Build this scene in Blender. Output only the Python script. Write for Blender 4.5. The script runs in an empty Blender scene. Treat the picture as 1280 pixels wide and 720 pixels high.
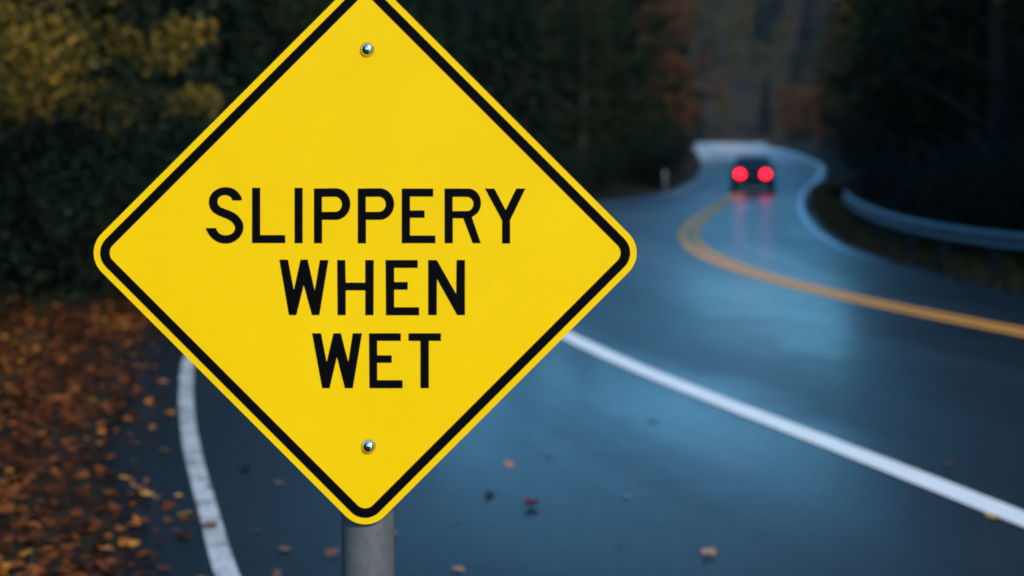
import bpy, math, random
import numpy as np
from mathutils import Vector, Matrix, noise as mnoise

R = math.radians
rnd = random.Random(7)
nr = np.random.default_rng(11)
SC = bpy.context.scene
COL = SC.collection

# ------------------------------------------------------------------ camera
FPX = 1778.0           # focal length in pixels of a 1280 wide frame
CAM_H = 2.5
HOR = 158.0            # horizon row
cam_d = bpy.data.cameras.new('camera')
cam = bpy.data.objects.new('camera', cam_d)
COL.objects.link(cam)
cam.location = (0, 0, CAM_H)
cam.rotation_euler = (R(90), 0, 0)
cam_d.sensor_width = 36
cam_d.lens = FPX * 36 / 1280
cam_d.shift_y = -(360 - HOR) / 1280
cam_d.clip_start = 0.05
cam_d.clip_end = 3000
cam_d.dof.use_dof = True
cam_d.dof.focus_distance = 3.55
cam_d.dof.aperture_fstop = 1.75
SC.camera = cam

# ------------------------------------------------------------------ light
SUN_AZ = R(152)        # clockwise from +Y (the view direction): behind the camera
SUN_EL = R(34)
world = bpy.data.worlds.new('World')
SC.world = world
world.use_nodes = True
wn = world.node_tree.nodes
wl = world.node_tree.links
bg = wn['Background']
sky = wn.new('ShaderNodeTexSky')
sky.sky_type = 'NISHITA'
sky.sun_disc = False
sky.sun_elevation = SUN_EL
sky.sun_rotation = SUN_AZ
sky.air_density = 1.4
sky.dust_density = 0.6
sky.ozone_density = 5.0
tint = wn.new('ShaderNodeMix'); tint.data_type = 'RGBA'; tint.blend_type = 'MULTIPLY'     # cool light of late dusk
tint.inputs[0].default_value = 1.0
tint.inputs[7].default_value = (0.46, 0.92, 1.10, 1)
wl.new(sky.outputs[0], tint.inputs[6])
wl.new(tint.outputs[2], bg.inputs[0])
bg.inputs[1].default_value = 0.093
sun_d = bpy.data.lights.new('sun', 'SUN')
sun_d.energy = 1.5
sun_d.angle = R(10)
sun_d.color = (1.0, 0.86, 0.68)
sun = bpy.data.objects.new('sun', sun_d)
COL.objects.link(sun)
sd = Vector((math.sin(SUN_AZ) * math.cos(SUN_EL), math.cos(SUN_AZ) * math.cos(SUN_EL), math.sin(SUN_EL)))
sun.rotation_euler = sd.to_track_quat('Z', 'Y').to_euler()

SC.view_settings.view_transform = 'Standard'
SC.view_settings.look = 'None'
SC.view_settings.gamma = 1
SC.view_settings.exposure = 1.2
SC.view_settings.use_curve_mapping = False
SC.render.engine = 'CYCLES'
SC.cycles.use_denoising = True
SC.cycles.max_bounces = 5
SC.cycles.diffuse_bounces = 2
SC.cycles.glossy_bounces = 3
SC.cycles.transparent_max_bounces = 4
SC.cycles.caustics_reflective = False
SC.cycles.caustics_refractive = False

# ------------------------------------------------------------------ helpers
def tag(o, label=None, cat=None, group=None, kind=None):
    if label: o['label'] = label
    if cat: o['category'] = cat
    if group: o['group'] = group
    if kind: o['kind'] = kind
    return o

def empty(name, loc=(0, 0, 0), rz=0.0):
    o = bpy.data.objects.new(name, None)
    o.empty_display_size = 0.2
    COL.objects.link(o)
    o.location = loc
    o.rotation_euler = (0, 0, rz)
    return o

def link_mesh(name, me, mat=None, parent=None, smooth=False):
    o = bpy.data.objects.new(name, me)
    COL.objects.link(o)
    if mat is not None:
        me.materials.append(mat)
    if parent is not None:
        o.parent = parent
    if smooth:
        me.polygons.foreach_set('use_smooth', [True] * len(me.polygons))
    return o

class MB:
    """collects geometry for ONE mesh object"""
    def __init__(self):
        self.v = []
        self.f = []
    def add(self, vs, fs):
        b = len(self.v)
        self.v += [tuple(p) for p in vs]
        self.f += [tuple(i + b for i in f) for f in fs]
    def box(self, c, s, rot=None):
        x, y, z = s[0] / 2, s[1] / 2, s[2] / 2
        vs = [Vector(p) for p in ((-x, -y, -z), (x, -y, -z), (x, y, -z), (-x, y, -z), (-x, -y, z), (x, -y, z), (x, y, z), (-x, y, z))]
        if rot is not None: vs = [rot @ p for p in vs]
        self.add([p + Vector(c) for p in vs], [(0, 3, 2, 1), (4, 5, 6, 7), (0, 1, 5, 4), (1, 2, 6, 5), (2, 3, 7, 6), (3, 0, 4, 7)])
    def tube(self, pts, rads, n=10, caps=True):
        pts = [Vector(p) for p in pts]
        rings = []
        up = Vector((0, 0, 1))
        for i, p in enumerate(pts):
            t = (pts[min(i + 1, len(pts) - 1)] - pts[max(i - 1, 0)]).normalized()
            a = t.cross(up if abs(t.z) < 0.95 else Vector((1, 0, 0))).normalized()
            b = a.cross(t)
            rings.append([p + (a * math.cos(k * 2 * math.pi / n) + b * math.sin(k * 2 * math.pi / n)) * rads[i] for k in range(n)])
        vs = [q for r in rings for q in r]
        fs = []
        for i in range(len(pts) - 1):
            for k in range(n):
                fs.append((i * n + k, i * n + (k + 1) % n, (i + 1) * n + (k + 1) % n, (i + 1) * n + k))
        if caps:
            fs.append(tuple(range(n))[::-1])
            fs.append(tuple((len(pts) - 1) * n + k for k in range(n)))
        self.add(vs, fs)
    def lathe(self, prof, n=24, c=(0, 0, 0), axis='z'):
        vs = []
        for r_, h in prof:
            for k in range(n):
                a = k * 2 * math.pi / n
                if axis == 'z': p = (r_ * math.cos(a), r_ * math.sin(a), h)
                elif axis == 'y': p = (r_ * math.cos(a), h, r_ * math.sin(a))
                else: p = (h, r_ * math.cos(a), r_ * math.sin(a))
                vs.append((p[0] + c[0], p[1] + c[1], p[2] + c[2]))
        fs = []
        for i in range(len(prof) - 1):
            for k in range(n):
                fs.append((i * n + k, i * n + (k + 1) % n, (i + 1) * n + (k + 1) % n, (i + 1) * n + k))
        fs.append(tuple(range(n)))
        fs.append(tuple((len(prof) - 1) * n + k for k in range(n)))
        self.add(vs, fs)
    def build(self, name, mat=None, parent=None, smooth=False):
        me = bpy.data.meshes.new(name)
        me.from_pydata(self.v, [], self.f)
        me.update()
        import bmesh
        bm = bmesh.new(); bm.from_mesh(me)
        bmesh.ops.recalc_face_normals(bm, faces=bm.faces)
        bm.to_mesh(me); bm.free()
        return link_mesh(name, me, mat, parent, smooth)

def mesh_np(name, V, F):
    """V (n,3) array, F (m,k) array of uniform faces"""
    me = bpy.data.meshes.new(name)
    m, k = F.shape
    me.vertices.add(len(V)); me.vertices.foreach_set('co', np.asarray(V, dtype=np.float32).ravel())
    me.loops.add(m * k); me.loops.foreach_set('vertex_index', F.astype(np.int32).ravel())
    me.polygons.add(m); me.polygons.foreach_set('loop_start', (np.arange(m) * k).astype(np.int32))
    me.update(calc_edges=True)
    return me

def bevel(o, w, seg=2, ang=35):
    md = o.modifiers.new('bevel', 'BEVEL')
    md.width = w; md.segments = seg; md.limit_method = 'ANGLE'; md.angle_limit = R(ang)
    return o

# ------------------------------------------------------------------ materials
class NT:
    def __init__(self, name):
        self.m = bpy.data.materials.new(name)
        self.m.use_nodes = True
        self.t = self.m.node_tree
        self.b = self.t.nodes['Principled BSDF']
    def n(self, kind, **kw):
        nd = self.t.nodes.new(kind)
        for k, v in kw.items():
            if k in nd.bl_rna.properties: setattr(nd, k, v)
        return nd
    def l(self, a, b): self.t.links.new(a, b)
    def noise(self, scale, detail=4, rough=0.55, coord='Object', stretch=None, dist=0.0):
        tc = self.n('ShaderNodeTexCoord')
        src = tc.outputs[coord]
        if stretch:
            mp = self.n('ShaderNodeMapping'); mp.inputs['Scale'].default_value = stretch
            self.l(src, mp.inputs[0]); src = mp.outputs[0]
        nz = self.n('ShaderNodeTexNoise')
        nz.inputs['Scale'].default_value = scale
        nz.inputs['Detail'].default_value = detail
        nz.inputs['Roughness'].default_value = rough
        nz.inputs['Distortion'].default_value = dist
        self.l(src, nz.inputs['Vector'])
        return nz.outputs['Fac']
    def ramp(self, fac, stops):
        r = self.n('ShaderNodeValToRGB')
        els = r.color_ramp.elements
        while len(els) > 1: els.remove(els[-1])
        for i, (p, c) in enumerate(stops):
            e = els[0] if i == 0 else els.new(p)
            e.position = p
            e.color = (c, c, c, 1) if isinstance(c, (int, float)) else (*c, 1)
        self.l(fac, r.inputs[0])
        return r.outputs[0]
    def mix(self, fac, a, b, mode='MIX'):
        m = self.n('ShaderNodeMix'); m.data_type = 'RGBA'; m.blend_type = mode
        if isinstance(fac, (int, float)): m.inputs[0].default_value = fac
        else: self.l(fac, m.inputs[0])
        for s, x in ((6, a), (7, b)):
            if isinstance(x, tuple): m.inputs[s].default_value = (*x, 1)
            else: self.l(x, m.inputs[s])
        return m.outputs[2]
    def bump(self, h, strength=0.3, dist=0.01):
        b = self.n('ShaderNodeBump')
        b.inputs['Strength'].default_value = strength
        b.inputs['Distance'].default_value = dist
        self.l(h, b.inputs['Height'])
        self.l(b.outputs[0], self.b.inputs['Normal'])
    def set(self, **kw):
        names = dict(rough='Roughness', metal='Metallic', spec='Specular IOR Level', coat='Coat Weight', coat_rough='Coat Roughness')
        for k, v in kw.items():
            if k == 'color':
                if isinstance(v, tuple): self.b.inputs['Base Color'].default_value = (*v, 1)
                else: self.l(v, self.b.inputs['Base Color'])
            else:
                s = self.b.inputs[names[k]]
                if isinstance(v, (int, float)): s.default_value = v
                else: self.l(v, s)
        return self

def simple(name, col, rough=0.5, metal=0.0, spec=0.5, var=0.12, scale=8.0):
    t = NT(name)
    nz = t.noise(scale)
    a = tuple(c * (1 - var) for c in col); b = tuple(min(1, c * (1 + var)) for c in col)
    t.set(color=t.ramp(nz, [(0.3, a), (0.7, b)]), rough=rough, metal=metal, spec=spec)
    return t.m

def mat_asphalt():
    t = NT('wet_asphalt')
    big = t.noise(0.28, 3, 0.5)
    mid = t.noise(2.2, 5, 0.6)
    fine = t.noise(70, 3, 0.7)
    agg = t.noise(190, 2, 0.6)
    # lengthwise streaks left by tyres: UV.x runs across the lanes
    uvn = t.noise(1.0, 3, 0.55, coord='UV', stretch=(3.2, 0.05, 1))
    col = t.ramp(fine, [(0.25, (0.012, 0.015, 0.019)), (0.55, (0.026, 0.031, 0.037)), (0.8, (0.06, 0.066, 0.075))])
    col = t.mix(t.ramp(mid, [(0.35, 0.0), (0.7, 1.0)]), t.mix(0.45, col, (0.02, 0.024, 0.03)), col)
    r1 = t.ramp(big, [(0.30, 0.0), (0.70, 1.0)])
    r2 = t.ramp(mid, [(0.30, 0.0), (0.70, 1.0)])
    r3 = t.ramp(uvn, [(0.36, 0.0), (0.64, 1.0)])
    a = t.mix(0.35, r1, r2)
    a = t.mix(0.5, a, r3)
    # wheel tracks and shoulder: dark wood's reflection painted as darker colour, less coat
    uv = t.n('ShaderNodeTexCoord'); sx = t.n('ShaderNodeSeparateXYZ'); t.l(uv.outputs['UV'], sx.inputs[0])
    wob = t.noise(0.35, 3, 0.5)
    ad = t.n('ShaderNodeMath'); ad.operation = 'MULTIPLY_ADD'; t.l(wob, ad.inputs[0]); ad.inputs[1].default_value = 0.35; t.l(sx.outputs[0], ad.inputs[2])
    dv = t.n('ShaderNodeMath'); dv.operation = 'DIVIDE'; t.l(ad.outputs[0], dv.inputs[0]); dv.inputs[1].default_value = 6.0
    trk_refl = t.ramp(dv.outputs[0], [(0.0, 0.9), (0.16, 0.8), (0.22, 0.0), (0.365, 0.0), (0.385, 1.0), (0.43, 0.9), (0.455, 0.0), (0.50, 0.0), (0.515, 0.45), (0.54, 0.0), (0.60, 0.0), (0.615, 0.75), (0.66, 0.75), (0.68, 0.1), (0.72, 0.1), (0.74, 0.7), (0.85, 0.9)])
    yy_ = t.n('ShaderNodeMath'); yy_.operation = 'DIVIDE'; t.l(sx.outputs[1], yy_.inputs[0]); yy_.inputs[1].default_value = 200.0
    far_mix = t.ramp(yy_.outputs[0], [(0.10, 0.0), (0.20, 0.6), (0.28, 0.8), (0.50, 0.9), (0.56, 1.0)])      # paler, rougher and less coated farther on
    sp = t.noise(26, 4, 0.75)
    spk = t.ramp(sp, [(0.42, 0.0), (0.60, 1.0)])
    a = t.mix(0.30, a, spk)
    a = t.mix(far_mix, a, (1.0, 1.0, 1.0))
    col = t.mix(far_mix, col, t.mix(0.6, col, (0.20, 0.21, 0.22)))
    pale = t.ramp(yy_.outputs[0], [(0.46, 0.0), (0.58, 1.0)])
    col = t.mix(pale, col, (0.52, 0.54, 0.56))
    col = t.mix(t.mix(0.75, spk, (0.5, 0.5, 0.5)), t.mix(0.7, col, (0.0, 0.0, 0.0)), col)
    trk_refl = t.mix(far_mix, trk_refl, t.mix(0.6, trk_refl, (0.0, 0.0, 0.0)))
    nw = t.n('ShaderNodeMath'); nw.operation = 'MULTIPLY_ADD'; t.l(big, nw.inputs[0]); nw.inputs[1].default_value = 0.02; t.l(yy_.outputs[0], nw.inputs[2])
    wet = t.ramp(nw.outputs[0], [(0.046, 0.0), (0.060, 0.35), (0.080, 1.0)])      # pull-off coat and specular weaken towards the viewpoint
    col = t.mix(trk_refl, col, t.mix(0.6, col, (0.008, 0.010, 0.012)))
    rough = t.ramp(a, [(0.15, 0.24), (0.5, 0.33), (0.8, 0.44), (1.0, 0.6)])
    t.set(color=col, rough=rough, spec=t.mix(wet, (0.22, 0.22, 0.22), (0.5, 0.5, 0.5)), coat=t.mix(far_mix, t.mix(1.0, wet, t.mix(trk_refl, t.ramp(a, [(0.1, 1.0), (0.9, 0.6)]), (0.12, 0.12, 0.12)), 'MULTIPLY'), (0.12, 0.12, 0.12)), coat_rough=t.ramp(a, [(0.15, 0.12), (0.5, 0.19), (0.8, 0.30), (1.0, 0.5)]))
    t.bump(t.mix(0.5, t.mix(0.5, fine, agg), sp), 0.8, 0.009)
    return t.m

def mat_paint(name, col, wear=0.35, rough=0.45, spec=0.5):
    t = NT(name)
    w = t.noise(55, 5, 0.7)
    w2 = t.noise(3.0, 4, 0.6)
    m = t.ramp(t.mix(0.35, w, w2), [(wear, 1.0), (wear + 0.09, 0.0)])
    c = t.mix(t.ramp(w2, [(0.3, 0.0), (0.75, 0.3)]), col, tuple(x * 0.55 for x in col))
    t.set(color=t.mix(m, c, (0.05, 0.055, 0.06)), rough=rough, spec=spec)
    t.bump(w, 0.2, 0.003)
    return t.m

def mat_ground():
    t = NT('forest_floor')
    a = t.noise(1.3, 6, 0.65); b = t.noise(14, 5, 0.7); g = t.noise(0.25, 3, 0.5)
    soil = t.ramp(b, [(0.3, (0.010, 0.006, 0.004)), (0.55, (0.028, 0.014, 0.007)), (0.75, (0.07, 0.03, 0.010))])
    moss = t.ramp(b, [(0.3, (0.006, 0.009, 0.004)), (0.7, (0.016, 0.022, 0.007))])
    t.set(color=t.mix(t.ramp(a, [(0.45, 0.0), (0.62, 1.0)]), soil, moss), rough=0.9, spec=0.15)
    t.bump(b, 0.6, 0.05)
    return t.m

def mat_leaves(name, stops, clump=1.2, rough=0.6, spec=0.2, trans=0.15):
    t = NT(name)
    ge = t.n('ShaderNodeNewGeometry')
    cl = t.noise(clump, 3, 0.6)
    f = t.mix(0.5, ge.outputs['Random Per Island'], t.ramp(cl, [(0.3, 0.0), (0.7, 1.0)]))
    c = t.ramp(f, stops)
    t.set(color=c, rough=rough, spec=spec)
    if trans > 0:
        tr = t.n('ShaderNodeBsdfTranslucent'); t.l(c, tr.inputs[0])
        mx = t.n('ShaderNodeMixShader'); mx.inputs[0].default_value = trans
        t.l(t.b.outputs[0], mx.inputs[1]); t.l(tr.outputs[0], mx.inputs[2])
        t.l(mx.outputs[0], t.t.nodes['Material Output'].inputs[0])
    return t.m

def mat_bark(name='bark', col=(0.045, 0.036, 0.028)):
    t = NT(name)
    n1 = t.noise(6, 6, 0.7, stretch=(3, 3, 0.5))
    t.set(color=t.ramp(n1, [(0.3, tuple(c * 0.4 for c in col)), (0.7, tuple(c * 1.5 for c in col))]), rough=0.9, spec=0.2)
    t.bump(n1, 0.8, 0.03)
    return t.m

M = {}
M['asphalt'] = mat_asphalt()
M['white'] = mat_paint('white_road_paint', (0.86, 0.87, 0.86), 0.28)
M['worn_white'] = mat_paint('worn_white_road_paint', (0.66, 0.67, 0.66), 0.43)
M['yellow_paint'] = mat_paint('yellow_road_paint', (0.85, 0.36, 0.05), 0.33, 0.6, 0.3)
M['ground'] = mat_ground()
M['bark'] = mat_bark()
M['pale_bark'] = mat_bark('pale_bark', (0.12, 0.10, 0.08))
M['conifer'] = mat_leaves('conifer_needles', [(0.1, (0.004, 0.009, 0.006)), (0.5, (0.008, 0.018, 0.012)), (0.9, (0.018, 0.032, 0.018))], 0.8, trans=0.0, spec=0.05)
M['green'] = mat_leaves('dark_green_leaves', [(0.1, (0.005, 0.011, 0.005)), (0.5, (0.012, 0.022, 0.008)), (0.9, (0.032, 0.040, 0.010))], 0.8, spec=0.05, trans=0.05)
M['olive'] = mat_leaves('turning_leaves', [(0.1, (0.02, 0.022, 0.005)), (0.5, (0.07, 0.055, 0.010)), (0.9, (0.17, 0.10, 0.014))], 0.8)
M['gold'] = mat_leaves('golden_leaves', [(0.15, (0.035, 0.032, 0.006)), (0.42, (0.055, 0.048, 0.006)), (0.65, (0.15, 0.105, 0.010)), (0.9, (0.29, 0.14, 0.012))], 0.9)
M['rust'] = mat_leaves('rust_leaves', [(0.1, (0.03, 0.011, 0.005)), (0.5, (0.09, 0.032, 0.011)), (0.9, (0.18, 0.065, 0.016))], 0.7)
M['litter'] = mat_leaves('fallen_leaf_litter', [(0.10, (0.03, 0.008, 0.003)), (0.4, (0.085, 0.024, 0.007)), (0.65, (0.19, 0.055, 0.012)), (0.85, (0.36, 0.12, 0.02)), (0.97, (0.58, 0.27, 0.04))], 1.5, rough=0.6, spec=0.12, trans=0.05)
M['grass'] = mat_leaves('verge_grass', [(0.1, (0.05, 0.03, 0.008)), (0.5, (0.13, 0.07, 0.018)), (0.9, (0.24, 0.12, 0.025))], 1.2)

# ------------------------------------------------------------------ the course of the road (plan, metres)
def curve1(pts):
    """smooth X(Y) through the points"""
    pts = sorted(pts)
    ys = np.array([p[0] for p in pts], float); xs = np.array([p[1] for p in pts], float)
    h = np.diff(ys); d = np.diff(xs) / h
    m = np.zeros(len(ys))
    m[0] = d[0]; m[-1] = d[-1]
    m[1:-1] = (d[:-1] * h[1:] + d[1:] * h[:-1]) / (h[:-1] + h[1:])
    def f(y):
        y = np.clip(np.asarray(y, float), ys[0], ys[-1])
        i = np.clip(np.searchsorted(ys, y) - 1, 0, len(ys) - 2)
        t = (y - ys[i]) / h[i]
        return ((2 * t**3 - 3 * t**2 + 1) * xs[i] + (t**3 - 2 * t**2 + t) * h[i] * m[i]
                + (-2 * t**3 + 3 * t**2) * xs[i + 1] + (t**3 - t**2) * h[i] * m[i + 1])
    return f

cL = curve1([(-40, 19), (-10, 6.0), (0, 1.6), (3, 0.30), (5.5, -0.68), (7.9, -1.58), (9.2, -1.96), (11.06, -2.49), (13.4, -3.07), (15.2, -3.45), (19, -3.8), (24, -3.5), (30, -2.3), (36, -0.6), (40, 0.35), (60, 7.4), (320, 80)])
cW = curve1([(-40, 24), (-10, 10.0), (0, 6.4), (5, 4.65), (9.03, 3.25), (10.3, 2.82), (11.6, 2.36), (12.8, 1.93), (15, 1.20), (17.1, .62), (20.5, -.2), (25, -.95), (29, -1.05), (36, 0.0), (44.5, 1.9), (46.3, 2.9), (51, 5.3), (60, 7.6), (85.5, 11.8), (120, 16.2), (202, 26.2), (222, 29), (320, 60)])
cC = curve1([(-40, 34), (0, 13.3), (9, 9.5), (17.3, 6.2), (20, 5.2), (23.8, 4.2), (28.3, 3.80), (33.2, 4.12), (38, 5.0), (50.5, 7.9), (60, 10.4), (85, 15.2), (130, 21.6), (202, 30.5), (320, 68)])
cR = curve1([(-40, 42), (0, 17.3), (10, 11.7), (17, 8.6), (21, 7.5), (25, 6.95), (28.9, 6.78), (31.3, 6.95), (39.7, 8.15), (51, 10.4), (66.3, 14.2), (85.5, 18.6), (130, 25.9), (202, 35.5), (320, 76)])
MERGE = 38.5
def paveL(y):
    y = np.asarray(y, float)
    a = cL(y) - 0.62 - 0.10 * np.sin(y * 1.3); b = cW(y) - 0.5
    w = np.clip((y - (MERGE - 5)) / 5, 0, 1); w = w * w * (3 - 2 * w)
    return np.where(y < MERGE - 5, a, a * (1 - w) + b * w)
def paveR(y):
    y = np.asarray(y, float)
    return cR(y) + 0.35
CREST = 216.0
def crest_z(y):
    y = np.asarray(y, float)
    d = np.clip(y - CREST, 0, None)
    return -np.minimum(0.0012 * d * d, 0.05 * d)
def sstep(x, a, b):
    t = np.clip((x - a) / (b - a), 0, 1)
    return t * t * (3 - 2 * t)
def ground_z(x, y):
    x = np.asarray(x, float); y = np.asarray(y, float)
    dl = paveL(y) - x; dr = x - paveR(y)
    near = sstep(dl, 0.1, 1.4)
    zl = 0.03 * near + 0.07 * np.clip(dl - 0.6, 0, 5) + 0.16 * np.clip(dl - 5, 0, 18) + 0.10 * np.clip(dl - 23, 0, 80)
    zr = 0.03 * sstep(dr, 0.05, 0.6) + 0.14 * np.clip(dr - 3.0, 0, 20) + 0.12 * np.clip(dr - 23, 0, 80)
    z = np.where(dl > 0, zl, np.where(dr > 0, zr, 0.0)) - 0.03
    far = 0.20 * np.clip(y - 262, 0, 300)
    hollow = np.where((dl <= 0) & (dr <= 0), 1.0, 1.0)
    return z + np.where(y > CREST, crest_z(np.minimum(y, 262)), 0) * hollow + far

def gz(x, y): return float(ground_z(x, y))

# ground sheet
xs = np.unique(np.concatenate([np.linspace(-160, -16, 37), np.linspace(-16, 30, 116), np.linspace(30, 260, 60)]))
ys = np.unique(np.concatenate([np.linspace(-60, -6, 19), np.linspace(-6, 60, 111), np.linspace(60, 300, 81), np.linspace(300, 560, 30)]))
GX, GY = np.meshgrid(xs, ys)
GZ = ground_z(GX, GY)
GZ = GZ + np.where((paveL(GY) - GX > 1.0) | (GX - paveR(GY) > 1.0), 1, 0) * (0.05 * np.sin(GX * 1.7 + GY * 0.6) + 0.04 * np.sin(GY * 2.1 - GX * 0.9))
V = np.stack([GX.ravel(), GY.ravel(), GZ.ravel()], 1)
ny, nx = GX.shape
I = (np.arange(ny - 1)[:, None] * nx + np.arange(nx - 1)[None, :]).ravel()
F = np.stack([I, I + 1, I + nx + 1, I + nx], 1)
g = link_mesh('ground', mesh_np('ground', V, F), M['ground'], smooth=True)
tag(g, kind='structure')

# road sheet with its shoulder and the pull-off: UV.x counts 0 left edge, 1 edge line, 2 separator, 3 centre, 4 right line, 5 right edge
def sheet(name, y0, y1, ny, cols, mat, z=0.0, skirt=0.06):
    yy = np.linspace(y0, y1, ny)
    rows = []; us = []
    for c in range(len(cols)):
        rows.append(cols[c](yy))
    X = np.stack(rows, 1)
    Z = np.repeat((crest_z(yy) + z)[:, None], X.shape[1], 1)
    U = np.repeat(np.linspace(0, 5, X.shape[1])[None, :], ny, 0)
    X = np.concatenate([X[:, :1] - 0.04, X, X[:, -1:] + 0.04], 1)
    Z = np.concatenate([Z[:, :1] - skirt, Z, Z[:, -1:] - skirt], 1)
    U = np.concatenate([U[:, :1], U, U[:, -1:]], 1)
    Y = np.repeat(yy[:, None], X.shape[1], 1)
    n, k = X.shape
    V = np.stack([X.ravel(), Y.ravel(), Z.ravel()], 1)
    I = (np.arange(n - 1)[:, None] * k + np.arange(k - 1)[None, :]).ravel()
    F = np.stack([I, I + 1, I + k + 1, I + k], 1)
    me = mesh_np(name, V, F)
    uv = me.uv_layers.new(name='UVMap')
    UV = np.stack([U.ravel(), Y.ravel()], 1)[F.ravel()]
    uv.data.foreach_set('uv', UV.astype(np.float32).ravel())
    return link_mesh(name, me, mat, smooth=False)
def lerp(a, b, t): return lambda y: a(y) * (1 - t) + b(y) * t
def seq(y_, a):
    return a
NSUB = 25
def col_fn(k):
    u = 5 * k / NSUB
    keys = [paveL, lambda y: np.maximum(cL(y), paveL(y) + 0.2) * (np.asarray(y) < MERGE) + (paveL(y) + 0.2) * (np.asarray(y) >= MERGE), lambda y: np.maximum(cW(y), paveL(y) + 0.4), cC, cR, paveR]
    i = min(int(u), 4); t = u - i
    return lambda y: keys[i](y) * (1 - t) + keys[i + 1](y) * t
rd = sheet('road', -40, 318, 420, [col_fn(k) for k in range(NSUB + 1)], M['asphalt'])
tag(rd, kind='structure')

def stripe(name, fn, y0, y1, w, mat, z=0.004, off=0.0, step=0.35, worn_off=0.0):
    yy = []
    y = y0
    while y < y1:
        yy.append(y); y += step * max(1.0, y / 30)
    yy.append(y1)
    yy = np.array(yy)
    x = fn(yy); dx = (fn(yy + 0.05) - fn(yy - 0.05)) / 0.1
    nrm = np.stack([np.ones_like(dx), -dx], 1); nrm /= np.linalg.norm(nrm, axis=1)[:, None]
    ww = (w / 2) * (np.clip((yy - y0) / worn_off, 0.05, 1) if worn_off else np.ones(len(yy))) * (1 + 0.025 * nr.standard_normal(len(yy)))
    a = np.stack([x, yy], 1) + nrm * (off - ww)[:, None]
    b = np.stack([x, yy], 1) + nrm * (off + ww)[:, None]
    zz = crest_z(yy) + z
    V = np.concatenate([np.column_stack([a, zz]), np.column_stack([b, zz])], 0)
    n = len(yy); i = np.arange(n - 1)
    F = np.stack([i, i + n, i + n + 1, i + 1], 1)
    o = link_mesh(name, mesh_np(name, V, F), mat)
    tag(o, kind='structure')
    return o
stripe('edge_line', cL, -40, 37.0, 0.128, M['worn_white'])
stripe('lane_line', cW, -40, 38, 0.25, M['white'], z=0.008)
stripe('lane_line', cW, 38, 62, 0.10, M['worn_white'], z=0.008)
stripe('centre_line', cC, -40, 214, 0.18, M['yellow_paint'], off=-0.14)
stripe('centre_line', cC, -40, 214, 0.18, M['yellow_paint'], off=0.14)
stripe('edge_line', cR, 26.0, 214, 0.19, M['white'], worn_off=6.0)

# ------------------------------------------------------------------ warning sign
S = 547.0              # pixels per metre on the sign's face
DS = FPX / S
SX, SZ = (456.5 - 640) / S, CAM_H - (316 - HOR) / S
def spt(px, py): return ((px - 456.5) / S, (316 - py) / S)

def round_diamond(side, rad, n=10):
    """outline of a square on its point, corner radius rad"""
    h = side / 2 - rad
    out = []
    for q, (cx, cy) in enumerate(((h, h), (-h, h), (-h, -h), (h, -h))):
        for k in range(n + 1):
            a = math.pi / 2 * (q + k / n)
            out.append((cx + rad * math.cos(a), cy + rad * math.sin(a)))
    c, s = math.cos(math.pi / 4), math.sin(math.pi / 4)
    return [(x * c - y * s, x * s + y * c) for x, y in out]

def curve_solid(name, loops_list, depth, y, mat, parent, bev=0.0):
    """loops_list: list of closed 2D loops (x, z); holes are cut out; front face towards -Y at y"""
    cu = bpy.data.curves.new(name, 'CURVE')
    cu.dimensions = '2D'; cu.fill_mode = 'BOTH'; cu.extrude = depth / 2; cu.bevel_depth = bev; cu.bevel_resolution = 1
    for lp in loops_list:
        sp = cu.splines.new('POLY'); sp.points.add(len(lp) - 1)
        for i, (x, z) in enumerate(lp): sp.points[i].co = (x, z, 0, 1)
        sp.use_cyclic_u = True
    tmp = bpy.data.objects.new('tmp', cu); COL.objects.link(tmp)
    dg = bpy.context.evaluated_depsgraph_get(); dg.update()
    me = bpy.data.meshes.new_from_object(tmp.evaluated_get(dg))
    bpy.data.objects.remove(tmp); bpy.data.curves.remove(cu)
    me.name = name
    me.transform(Matrix.Translation((0, y + depth / 2, 0)) @ Matrix.Rotation(math.pi / 2, 4, 'X'))
    me.materials.clear()
    return link_mesh(name, me, mat, parent)

def mat_sign_yellow():
    t = NT('yellow_sheeting')
    a = t.noise(3.5, 4, 0.6); b = t.noise(60, 3, 0.6); c = t.noise(9, 6, 0.75, stretch=(2.2, 1, 0.5))
    col = t.ramp(a, [(0.3, (0.90, 0.54, 0.0015)), (0.7, (0.95, 0.585, 0.002))])
    grime = t.ramp(c, [(0.60, 0.0), (0.85, 0.18)])
    t.set(color=t.mix(grime, col, (0.45, 0.33, 0.05)), rough=t.ramp(a, [(0.3, 0.42), (0.7, 0.5)]), spec=0.10)
    t.bump(b, 0.04, 0.001)
    return t.m
M['sign_yellow'] = mat_sign_yellow()
M['sign_black'] = simple('black_legend', (0.003, 0.003, 0.004), 0.5, spec=0.02)
M['alu'] = simple('aluminium_back', (0.5, 0.5, 0.5), 0.45, 0.9)
def mat_galv():
    t = NT('galvanised_steel')
    v = t.n('ShaderNodeTexVoronoi'); v.inputs['Scale'].default_value = 60
    tc = t.n('ShaderNodeTexCoord'); t.l(tc.outputs['Object'], v.inputs['Vector'])
    n1 = t.noise(5, 5, 0.65)
    sp = t.n('ShaderNodeSeparateColor'); t.l(v.outputs['Color'], sp.inputs[0])
    f = t.mix(0.7, sp.outputs[0], n1)
    t.set(color=t.ramp(f, [(0.3, (0.15, 0.155, 0.165)), (0.7, (0.19, 0.195, 0.21))]), metal=0.35, rough=t.ramp(n1, [(0.3, 0.5), (0.7, 0.68)]), spec=0.4)
    t.bump(n1, 0.15, 0.003)
    return t.m
M['galv'] = mat_galv()
M['rail'] = simple('rail_steel', (0.17, 0.18, 0.19), 0.55, 0.4, 0.5, 0.2, 3)
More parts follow.
